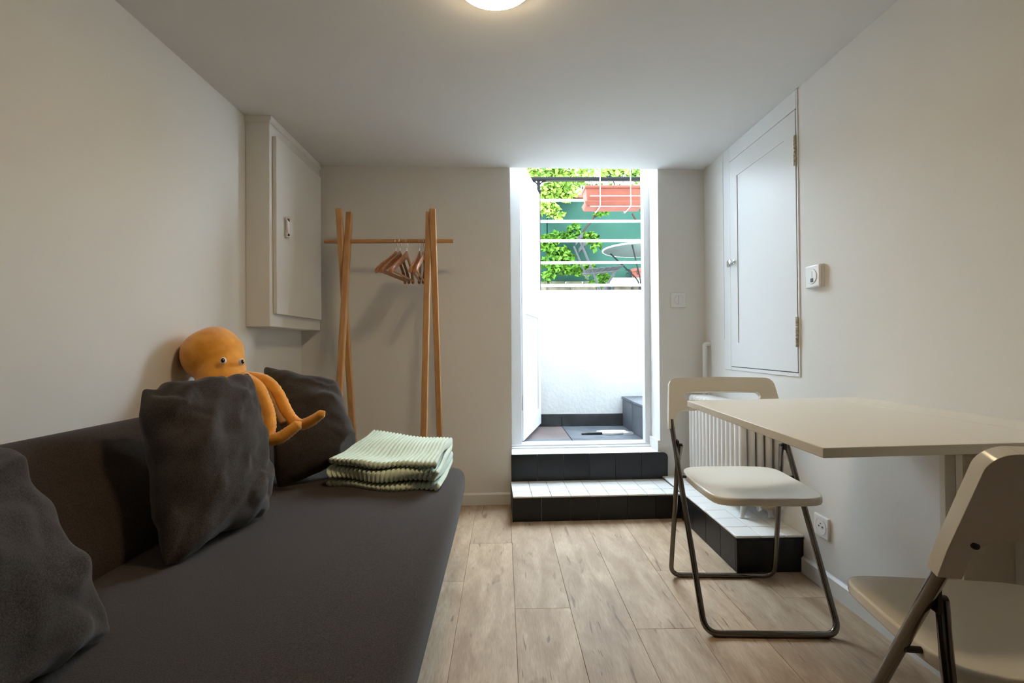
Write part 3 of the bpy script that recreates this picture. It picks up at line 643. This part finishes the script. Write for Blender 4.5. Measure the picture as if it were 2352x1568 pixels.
# ------------------------------------------------------------------ folding chairs
def chair_parts(t):
    """faces local +y; floor at z=0"""
    L_ = lambda mb, n, m, p=None, **k: mb.build(n, m, p or t, local=True, **k)
    R_ = 0.0095; hw = 0.203
    top = lambda s: Vector((s*hw,-0.1435,0.616)); mid = lambda s: Vector((s*hw,-0.135,0.59)); ft = lambda s: Vector((s*hw,0.19,R_))
    ff = rounded([top(-1), mid(-1), ft(-1), ft(1), mid(1), top(1)], 0.045, 8)
    f1 = L_(MB().tube(ff, R_, 14), 'front_leg_frame', 'chrome', smooth=60)
    pv = lambda s: Vector((s*(hw-0.021),-0.100,0.528))
    bk = rounded([pv(-1), (-(hw-0.014),-0.118,0.45), (-(hw-0.006),-0.19,R_), (hw-0.006,-0.19,R_), (hw-0.014,-0.118,0.45), pv(1)], 0.042, 8)
    f2 = L_(MB().tube(bk, R_*0.92, 14), 'rear_leg_frame', 'chrome', smooth=60)
    for s in (-1,1):
        L_(MB().tube([(s*(hw+0.002),-0.103,0.531),(s*(hw-0.026),-0.100,0.528)], 0.006, 12), 'pivot_bolt', 'bracket', f2, smooth=40)
        L_(MB().prism([(-0.112,0.512),(-0.088,0.512),(-0.09,0.545),(-0.112,0.548)], s*(hw-0.013), s*(hw-0.008), 'x'), 'pivot_plate', 'bracket', f2)
        L_(MB().tube([(s*(hw),-0.052,0.426),(s*(hw-0.045),-0.05,0.424)], 0.005, 10), 'seat_pin', 'bracket', f1, smooth=40)
        L_(MB().tube([(s*0.14,0.19,0.004),(s*0.11,0.19,0.004)], 0.0055, 8), 'glide', 'switch_white', f1, smooth=40)
        L_(MB().tube([(s*0.14,-0.19,0.004),(s*0.11,-0.19,0.004)], 0.0055, 8), 'glide', 'switch_white', f2, smooth=40)
    # seat: rounded trapezoid with a dip and a raised rear edge
    nU, nV = 22, 18; vs, fs = [], []
    def sp(u, v, lo):
        e = 7.0; q = (abs(u)**e+abs(v)**e)**(1/e); m_ = max(abs(u),abs(v)); k = m_/q if q > 1e-6 else 1
        u2, v2 = u*k, v*k
        w = 0.176+0.004*math.cos(v2*1.4)-0.004*max(0,v2)
        z = 0.432-0.010*(1-u2*u2)*(1-v2*v2)+0.012*max(0,-v2)**2*(1-0.3*u2*u2)-0.006*max(0,v2)**3
        edge = max(abs(u),abs(v))
        if lo: z -= 0.024
        return Vector((u2*w, 0.032+v2*0.168, z))
    for lo in (0,1):
        for j in range(nV+1):
            for i in range(nU+1): vs.append(sp(2*i/nU-1, 2*j/nV-1, lo))
    W = nU+1; n1 = W*(nV+1)
    for j in range(nV):
        for i in range(nU):
            a = j*W+i; fs.append((a,a+1,a+W+1,a+W)); fs.append((n1+a,n1+a+W,n1+a+W+1,n1+a+1))
    per = [i for i in range(nU)]+[nU+W*j for j in range(nV)]+[W*nV+nU-i for i in range(nU)]+[W*(nV-j) for j in range(nV)]
    for a, b in zip(per, per[1:]+per[:1]): fs.append((a,n1+a,n1+b,b))
    L_(MB().add(vs, fs), 'seat', 'chair_plastic', bevel=0.005, bseg=3)
    # backrest: arch with a hand slot, leaning with the tube
    def arc(cx, cy, r, a0, a1, n=8): return [(cx+r*math.cos(a0+(a1-a0)*i/n), cy+r*math.sin(a0+(a1-a0)*i/n)) for i in range(n+1)]
    P_ = math.pi
    H = 0.190
    outer = [(-0.217,-0.003),(-0.214,0.04)]+arc(-0.168,H-0.032,0.032,P_*0.93,P_/2)+[(0.0,H+0.003)]+arc(0.168,H-0.032,0.032,P_/2,P_*0.07)+[(0.214,0.04),(0.217,-0.003),(0.190,-0.003)]
    inner_bot = arc(0.150,0.026,0.038,0.0,P_/2)+[(0.0,0.066)]+arc(-0.150,0.026,0.038,P_/2,P_)+[(-0.190,-0.003)]
    out = outer+inner_bot
    slot = arc(-0.128,0.118,0.0165,P_*1.5,P_/2,8)+arc(0.128,0.118,0.0165,P_/2,-P_/2,8)
    bm = bmesh.new(); lean = math.atan2(0.055,0.17)
    def mp(p, d):
        bow = 0.022*(1-(p[0]/0.21)**2)
        return Vector((p[0], -0.135-p[1]*math.sin(lean)-bow+d*math.cos(lean), 0.585+p[1]*math.cos(lean)+d*math.sin(lean)))
    ev = []
    for loop in (out, slot):
        vv = [bm.verts.new((p[0],p[1],0)) for p in loop]
        for a, b in zip(vv, vv[1:]+vv[:1]): ev.append(bm.edges.new((a,b)))
    bmesh.ops.triangle_fill(bm, use_beauty=True, edges=ev)
    bmesh.ops.dissolve_limit(bm, angle_limit=0.01, verts=bm.verts, edges=[e for e in bm.edges if not e.is_boundary])
    # vertical cuts so the panel can bow
    for k in range(-9, 10):
        geom = list(bm.verts)+list(bm.edges)+list(bm.faces)
        bmesh.ops.bisect_plane(bm, geom=geom, plane_co=(k*0.021,0,0), plane_no=(1,0,0))
    th = 0.021
    r = bmesh.ops.extrude_face_region(bm, geom=list(bm.faces)); nv = [e for e in r['geom'] if isinstance(e, bmesh.types.BMVert)]; nset = set(nv)
    for v in bm.verts: v.co = mp((v.co.x, v.co.y), th/2 if v in nset else -th/2)
    bmesh.ops.recalc_face_normals(bm, faces=bm.faces)
    me = bpy.data.meshes.new('backrest'); bm.to_mesh(me); bm.free(); me.materials.append(MATS['chair_plastic'])
    o = bpy.data.objects.new('backrest', me); COL.objects.link(o); o.parent = t
    b = o.modifiers.new('bevel','BEVEL'); b.width = 0.0098; b.segments = 5; b.limit_method = 'ANGLE'; b.angle_limit = math.radians(40)
    for p in me.polygons: p.use_smooth = True
    me.set_sharp_from_angle(angle=math.radians(60))
    for s in (-1,1):
        L_(MB().lathe([(0.0,0.0),(0.005,0.0),(0.005,0.003),(0.0,0.004)], 12).xf(Matrix.Translation((s*0.187,-0.165,0.632)) @ Matrix.Rotation(math.radians(90-18),4,'X')), 'screw', 'bracket', o)
ch1 = thing('folding_chair', 'white plastic folding chair with chrome legs standing beside the radiator ledge', 'chair', (0.829,1.664,0), math.pi+math.radians(-3), 'folding chairs at the wall table')
chair_parts(ch1)
ch2 = copy_tree(ch1); ch2.location = (0.827,0.765,0); ch2.rotation_euler = (0,0,math.radians(-8))
ch2['label'] = 'white plastic folding chair at the table end farther from the radiator'

# ------------------------------------------------------------------ sofa
sofa = thing('sofa_bed', 'dark grey fabric sofa bed with a low back along the wall', 'sofa', (-0.6,0.95,0))
SY0, SY1 = -0.08, 1.965
SZ = 0.420
seatp = [(-1.02,0.15),(-0.25,0.125),(-0.205,0.140),(-0.186,0.180),(-0.170,0.260),(-0.154,0.335),(-0.149,0.365),(-0.154,0.396),(-0.172,0.414),(-0.21,SZ),(-0.5,SZ+0.002),(-0.80,SZ+0.001),(-0.90,SZ-0.004),(-1.02,0.38)]
def extr(prof, ys, insets):
    vs, fs = [], []; n = len(prof); cx = sum(p[0] for p in prof)/n; cz = sum(p[1] for p in prof)/n
    for y, k in zip(ys, insets):
        for p in prof:
            d = Vector((p[0]-cx,p[1]-cz)); l = d.length; q = d*(max(0,l-k)/l); vs.append((cx+q.x,y,cz+q.y))
    for i in range(len(ys)-1):
        for k in range(n): fs.append((i*n+k,i*n+(k+1)%n,(i+1)*n+(k+1)%n,(i+1)*n+k))
    fs += [tuple(range(n)), tuple((len(ys)-1)*n+k for k in reversed(range(n)))]
    return MB().add(vs, fs)
endy = [0,0.003,0.012,0.028,0.045]; endi = [0.045,0.030,0.014,0.004,0]
ys = [SY0+a for a in endy]+[SY0+(SY1-SY0)*k/12 for k in range(1,12)]+[SY1-a for a in reversed(endy)]
ins = endi+[0]*11+list(reversed(endi))
extr(seatp, ys, ins).build('seat', 'fabric', sofa, smooth=50, sub=1)
backp = [(-1.10,0.20),(-0.88,0.30),(-0.842,0.410),(-0.865,0.46),(-0.945,0.56),(-1.005,0.645),(-1.025,0.672),(-1.048,0.688),(-1.075,0.695),(-1.108,0.692),(-1.118,0.66),(-1.118,0.30)]
extr(backp, ys, ins).build('backrest', 'fabric', sofa, smooth=50, sub=1)
MB().box(-1.0,-0.30,SY0+0.06,SY1-0.06,0.10,0.17).build('base_frame', 'black_plastic', sofa)
for x in (-0.255,-0.98):
    for y in (SY0+0.12, SY1-0.075):
        MB().lathe([(0.0,0.0),(0.020,0.0),(0.026,0.16),(0.0,0.16)], 14, (x,y,0)).build('leg', 'black_plastic', sofa, smooth=40)

# cushions
def cushion(label, TL, TR, BR, BL, thick, seed, face, bulge=0.0, wr=0.012, tw=1.0, sag=0.0, sq=9.0, press=None, drop=(0,0,0)):
    TL, TR, BR, BL = map(Vector, (TL,TR,BR,BL)); c = (TL+TR+BR+BL)/4
    n = (TR-BL).cross(TL-BR).normalized()
    if n.dot(Vector(face)) < 0: n = -n
    N_ = 44; vs, fs = [], []
    rr = random.Random(seed); off = Vector((rr.uniform(0,50),rr.uniform(0,50),rr.uniform(0,50)))
    for side in (1,-1):
        for j in range(N_+1):
            for i in range(N_+1):
                u, v = 2*i/N_-1, 2*j/N_-1
                u = math.copysign(abs(u)**0.8, u); v = math.copysign(abs(v)**0.8, v)
                qq = (abs(u)**sq+abs(v)**sq)**(1/sq); kk = max(abs(u),abs(v))/qq if qq > 1e-6 else 1
                pin = 0.055-bulge
                uu = kk*u*(1-pin*(1-v*v)*abs(u)**3); vv = kk*v*(1-pin*(1-u*u)*abs(v)**3)
                a, b = (uu+1)/2, (vv+1)/2
                p = (BL*(1-a)+BR*a)*(1-b)+(TL*(1-a)+TR*a)*b
                h = ((1-u*u)*(1-v*v))**0.42
                w1 = noise.noise(Vector((u*1.2+v*0.9, v*2.6-u*0.8, side*3))*tw+off)
                w2 = noise.noise(Vector((u*1.1+v*0.9, v*3.4-u*1.5, side*5))*tw+off)
                w3 = noise.noise(Vector((u*9, v*11, side*7))+off)
                m_ = min(1.0, (1-max(abs(u),abs(v)))*5+0.15)
                rid = 1-abs(w2)*2
                p = p+n*side*(thick*0.5*h + m_*(wr*1.2*w1+wr*1.1*rid*abs(w1)*1.6+wr*0.10*w3))
                ed = (1-h)*wr*0.8*noise.noise(Vector((u*4,v*4,1.5))+off)
                p = p+(p-c).normalized()*ed
                p.z = p.z-sag*h
                p = p+Vector(drop)
                if press: p = press(p)
                p.z = max(p.z, SZ-0.002) if -0.90 < p.x < -0.15 else p.z
                vs.append(p)
    W = N_+1; n1 = W*W
    for j in range(N_):
        for i in range(N_):
            a = j*W+i; fs.append((a,a+1,a+W+1,a+W)); fs.append((n1+a,n1+a+W,n1+a+W+1,n1+a+1))
    per = [i for i in range(N_)]+[N_+W*j for j in range(N_)]+[W*N_+N_-i for i in range(N_)]+[W*(N_-j) for j in range(N_)]
    for a, b in zip(per, per[1:]+per[:1]): fs.append((a,n1+a,n1+b,b))
    base = Vector(((BL.x+BR.x)/2, (BL.y+BR.y)/2, SZ))
    t = thing('cushion', label, 'cushion', base, 0, 'grey cushions on the sofa')
    o = MB().add(vs, fs).build('cover', 'cushion_fabric', t, smooth=180, sub=1)
    sm = [BL.lerp(BR, k/16) for k in range(17)]
    return t
cushion('dark grey creased cushion standing in front of the orange plush octopus', at(318,886,y=1.26), at(574,852,y=1.53), at(630,1178,y=1.40), at(372,1316,z=SZ), 0.18, 11, (0.8,-0.6,0.2), wr=0.024)
def beside_blanket(p):
    f, b = at(748,1120,z=SZ), Vector((-0.522,1.955,SZ)); t = (p.y-f.y)/(b.y-f.y)
    lim = f.x+(b.x-f.x)*max(-0.3,min(1.0,t))-0.004+0.35*max(0.0,p.z-0.545)
    return Vector((min(p.x, lim), p.y, p.z)) if p.z < 0.70 else p
cushion('dark grey cushion behind the folded green blanket', at(605,832,y=1.93), at(778,868,y=1.90), at(838,1030,y=1.80), at(640,1118,y=1.665), 0.17, 22, (0.6,-0.8,0.2), bulge=0.03, wr=0.011, sq=16.0, press=beside_blanket, drop=(-0.006,0.004,-0.014))
cushion('dark grey cushion on the sofa farthest from the blanket and the octopus', (-0.93,0.36,0.80), at(10,1000,y=0.80), at(266,1450,z=SZ+0.006), (-0.66,0.46,0.41), 0.18, 35, (0.9,-0.2,0.2), wr=0.020)

# ------------------------------------------------------------------ plush octopus
oc = thing('plush_octopus', 'orange plush octopus toy sitting on the sofa between two cushions', 'soft toy', tuple(at(530,1010,y=1.60)))
YO = 1.66
prof = [(474,757,0.004,1.70),(476,758,0.03,1.70),(479,765,0.060,1.70),(483,780,0.084,1.695),(486,800,0.099,1.69),(490,818,0.102,1.68),(498,832,0.094,1.675),(504,842,0.084,1.665),(507,855,0.080,1.66),(512,880,0.076,1.65),(525,930,0.085,1.64),(540,980,0.085,1.63),(548,1010,0.06,1.62),(550,1020,0.01,1.62)]
pts = [at(a,b,y=d+(0.050 if b < 856 else 0.028)) for a,b,_,d in prof]
body = MB().tube(pts, [q[2] for q in prof], 28).build('body', 'plush', oc, smooth=180, sub=1)
# brow ridge and eyes
ec = at(506,838,y=1.715)
def eye(px, py, depth):
    p = at(px, py, y=depth); n = (p-ec); n.z = 0; n.normalize()
    z = Vector((0,0,1)); u = z.cross(n).normalized(); M_ = Matrix(((u.x,z.x,n.x,p.x),(u.y,z.y,n.y,p.y),(0,z.z,0,p.z),(0,0,0,1)))
    e = MB().lathe([(0.0,-0.006),(0.0108,-0.006),(0.0108,0.001),(0.008,0.004),(0.0,0.005)], 20).xf(M_ @ Matrix.Diagonal((0.85,1.1,1,1))).build('eye', 'eye_white', oc, smooth=50)
    MB().lathe([(0.0,0.001),(0.0072,0.001),(0.0064,0.006),(0.0035,0.0075),(0.0,0.008)], 20, (-0.002,0.001,0)).xf(M_ @ Matrix.Diagonal((0.85,1.1,1,1))).build('pupil', 'eye_black', e, smooth=50)
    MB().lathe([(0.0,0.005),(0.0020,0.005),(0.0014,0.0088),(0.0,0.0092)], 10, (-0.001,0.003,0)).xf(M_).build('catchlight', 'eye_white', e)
eye(513, 828, 1.630); eye(556, 831, 1.684)
def arm(P, R0, under=None, wob=True):
    pts = catmull(P, 8); rs = lerpl(R0, 8)
    if wob: rs = [r*(1+0.045*math.sin(i*2.6)*(1 if i > 12 else 0.3)) for i, r in enumerate(rs)]
    rs[-1] *= 0.55; pts.append(pts[-1]+(pts[-1]-pts[-2]).normalized()*rs[-1]*0.8); rs.append(rs[-1]*0.3)
    a = MB().tube(pts, rs, 16).build('arm', 'plush', oc, smooth=180)
    if under:
        up = catmull([at(px,py,y=d) for px,py,d in under], 6)
        MB().tube(up, [0.0125*(1+0.10*math.sin(i*1.9)) for i in range(len(up))], 12).build('suckers', 'plush_under', a, smooth=180)
arm([at(556,868,y=1.62), at(588,888,y=1.60), at(605,918,y=1.58), at(616,950,y=1.56), at(619,980,y=1.54), at(612,1008,y=1.52)], [0.024,0.0235,0.0215,0.021,0.020,0.018], [(578,905,1.575),(593,940,1.555),(602,970,1.535),(604,990,1.53)])
arm([at(592,985,y=1.53), at(610,1008,y=1.52), at(640,1006,y=1.52), at(668,988,y=1.53), at(688,972,y=1.54)], [0.0185,0.019,0.0195,0.0175,0.015])
arm([at(562,866,y=1.66), at(606,874,y=1.65), at(634,900,y=1.635), at(657,945,y=1.62), at(673,966,y=1.61), at(692,975,y=1.60), at(716,966,y=1.59), at(743,947,y=1.58)], [0.022,0.022,0.0215,0.021,0.0195,0.018,0.0175,0.0135], [(606,890,1.63),(621,915,1.615),(636,948,1.605),(652,972,1.595)])
arm([at(560,890,y=1.70), at(605,876,y=1.72), at(630,885,y=1.74)], [0.024,0.022,0.015])
arm([at(540,900,y=1.58), at(566,920,y=1.56), at(580,965,y=1.54), at(585,1000,y=1.53)], [0.026,0.024,0.020,0.018])
arm([at(540,960,y=1.64), at(562,1040,y=1.60), at(575,1120,y=1.57), at(590,1130,y=1.55)], [0.03,0.026,0.021,0.016])
arm([at(545,960,y=1.66), at(572,1030,y=1.66), at(592,1102,y=1.66), at(604,1107,y=1.65)], [0.03,0.027,0.021,0.016])

# ------------------------------------------------------------------ folded blanket
def blanket():
    t_ = 0.021; Lx = 0.35; layers = 4; gap = 0.0265
    # centre line of the folded cloth in (depth d, height h): bottom layer first
    cl_ = []
    for k in range(layers):
        h = 0.010+gap*k; f0, f1 = 0.012, Lx-0.012
        wav = (lambda d, k=k: 0.005*math.sin(d*14+k*1.9)*(1 if 0 < k else 0.0))
        n = 16; ds = [f0+(f1-f0)*i/n for i in range(n+1)]
        rowp = [(d, h+wav(d)) for d in ds]
        if k % 2: rowp.reverse()
        if cl_:
            a, b = cl_[-1], rowp[0]; c = ((a[0]+b[0])/2, (a[1]+b[1])/2); sgn = 1 if k % 2 else -1
            r = (b[1]-a[1])/2
            for i in range(1,6):
                g = -math.pi/2+math.pi*i/6; cl_.append((c[0]+sgn*abs(r)*1.3*math.cos(g), c[1]+r*math.sin(g)))
        cl_ += rowp
    V2 = [Vector((a,b)) for a,b in cl_]; n = len(V2); up_, dn_ = [], []
    for i in range(n):
        tg = (V2[min(i+1,n-1)]-V2[max(i-1,0)]).normalized(); nn = Vector((-tg.y,tg.x)); up_.append((V2[i],nn)); dn_.append((V2[i],-nn))
    loop = up_+list(reversed(dn_)); m_ = len(loop)
    W_, ribs, per_rib = 1.0, 24, 6; nu = ribs*per_rib; vs, fs = [], []
    FL, FR = at(748,1120,z=SZ), at(1003,1132,z=SZ); BRc, BLc = Vector((-0.205,1.955,SZ)), Vector((-0.522,1.955,SZ))
    for i in range(nu+1):
        u = i/nu; rib = abs(math.sin(math.pi*ribs*u)); ed = 0.9 if 0 < i < nu else 0.3
        for k, (c, nn) in enumerate(loop):
            th = t_*0.5*(0.42+0.80*rib)*ed
            q = c+nn*th; d, h = q.x/Lx, max(q.y, 0.001)
            lift = 0.40*max(0,d-0.45)*(1-0.65*u)+0.05*math.sin(u*5+1)*d*(h/0.1)
            hh = h*(1+lift*0.75) + 0.050*max(0,d-0.35)*(h/0.1)*(1-0.45*u)
            hh *= (1-0.20*math.exp(-((u-0.45)/0.2)**2-((d-0.35)/0.3)**2))
            lay = h/0.1
            base = (FL*(1-u)+FR*u)*(1-d)+(BLc*(1-u)+BRc*u)*d
            wob = 0.045*noise.noise(Vector((u*2.4, lay*2.2, 0.3)))*(1-d)
            hh += 0.010*noise.noise(Vector((u*3.1, d*2.5, lay*1.2)))*min(1, lay*1.5)
            vs.append(Vector((base.x+0.012*noise.noise(Vector((lay*4,d*2,9)))*(1-2*u), base.y+wob, SZ+hh)))
    for i in range(nu):
        for k in range(m_): fs.append((i*m_+k, i*m_+(k+1)%m_, (i+1)*m_+(k+1)%m_, (i+1)*m_+k))
    fs += [tuple(reversed(range(m_))), tuple(nu*m_+k for k in range(m_))]
    t = MB().add(vs, fs).build('folded_blanket', 'fleece', None, smooth=180)
    return tag(t, 'pale mint ribbed fleece blanket folded on the end of the sofa', 'blanket')
blanket()

# ------------------------------------------------------------------ clothes rack and hangers
rk = thing('clothes_rack', 'bamboo clothes rack with crossed legs and a round rail against the end wall', 'clothes rack', (-0.575,2.45,0))
RY, RBZ = 2.45, 1.432
for x, ou in ((-0.795,-1), (-0.36,1)):
    for sgn, dx in ((1,ou*0.0148),(-1,-ou*0.0148)):
        # sgn +1: foot away from the room, head towards it
        lo = Vector((x+dx,RY+sgn*0.25,0)); hi = Vector((x+dx,RY-sgn*0.036,1.585)); d = (hi-lo).normalized(); s = Vector((0,d.z,-d.y)); w, th = 0.016, 0.0145
        vs = []
        for p in (lo, hi):
            for a, b in ((-1,-1),(1,-1),(1,1),(-1,1)):
                q = p+Vector((1,0,0))*a*th+s*b*w
                if p is lo: q = q-d*(q.z/d.z)
                vs.append(q)
        MB().add(vs, [(3,2,1,0),(4,5,6,7),(0,1,5,4),(1,2,6,5),(2,3,7,6),(3,0,4,7)]).build('leg', 'bamboo', rk, bevel=0.004, bseg=2)
bar = MB().tube([(-0.898,RY+0.01,RBZ),(-0.248,RY+0.01,RBZ)], 0.0105, 16).build('rail', 'bamboo_bar', rk, smooth=40)
HYB = RY+0.01
def hanger_parts(t):
    L_ = lambda mb, n, m, p=None, **k: mb.build(n, m, p or t, local=True, **k)
    # local x along the shoulders, z=0 at the top of the rail
    hk = [Vector((0.0,0,-0.062)),Vector((0,0,-0.045)),Vector((0.010,0,-0.034)),Vector((0.017,0,-0.018))]
    hk += [Vector((0.0165*math.cos(a), 0, -0.0105+0.0165*math.sin(a)-0.0035)) for a in [math.radians(10+20*i) for i in range(10)]]
    L_(MB().tube(catmull(hk,3), 0.0018, 8), 'hook', 'wire', smooth=60)
    vs, fs = [], []; n = 26
    for i in range(n+1):
        u = 2*i/n-1; a = abs(u); x = u*0.205
        zc = -0.070-0.128*(a**1.08)-0.008*math.cos(a*math.pi)
        hh = 0.016+0.006*(1-a)**2+0.003*math.exp(-((a-0.74)/0.06)**2); th = 0.0055+0.0038*max(0,(a-0.55)/0.45)**1.3
        if a > 0.96: hh *= 0.75
        yb = 0.022*a*a
        for q in range(10):
            g = 2*math.pi*q/10; vs.append((x, yb+th*math.cos(g), zc+hh*math.sin(g)))
    for i in range(n):
        for q in range(10): fs.append((i*10+q,i*10+(q+1)%10,(i+1)*10+(q+1)%10,(i+1)*10+q))
    fs += [tuple(range(9,-1,-1)), tuple(n*10+q for q in range(10))]
    L_(MB().add(vs, fs), 'shoulders', 'hanger_wood', smooth=60)
    L_(MB().tube([(-0.190,0.018,-0.186),(0.190,0.018,-0.186)], 0.0055, 10), 'trouser_bar', 'hanger_wood', smooth=40)
hl = ['brown wooden coat hanger at the end of the row farthest from the garden door', 'brown wooden coat hanger second in the row counted towards the garden door', 'lighter wooden coat hanger in the middle of the row of five',
      'dark brown wooden coat hanger second from the rack legs nearest the garden door', 'dark brown wooden coat hanger touching the rack legs nearest the garden door']
h0 = thing('coat_hanger', hl[0], 'hanger', (0,0,0), 0, 'wooden hangers on the clothes rack'); hanger_parts(h0)
for i, (px, a) in enumerate(((909.5,83),(919,83),(934,86),(963,94),(973.0,94))):
    h = h0 if i == 0 else copy_tree(h0)
    h.location = (at(px,553,y=HYB).x, HYB, RBZ+0.0095); h.rotation_euler = (0,0,math.radians(a)); h['label'] = hl[i]
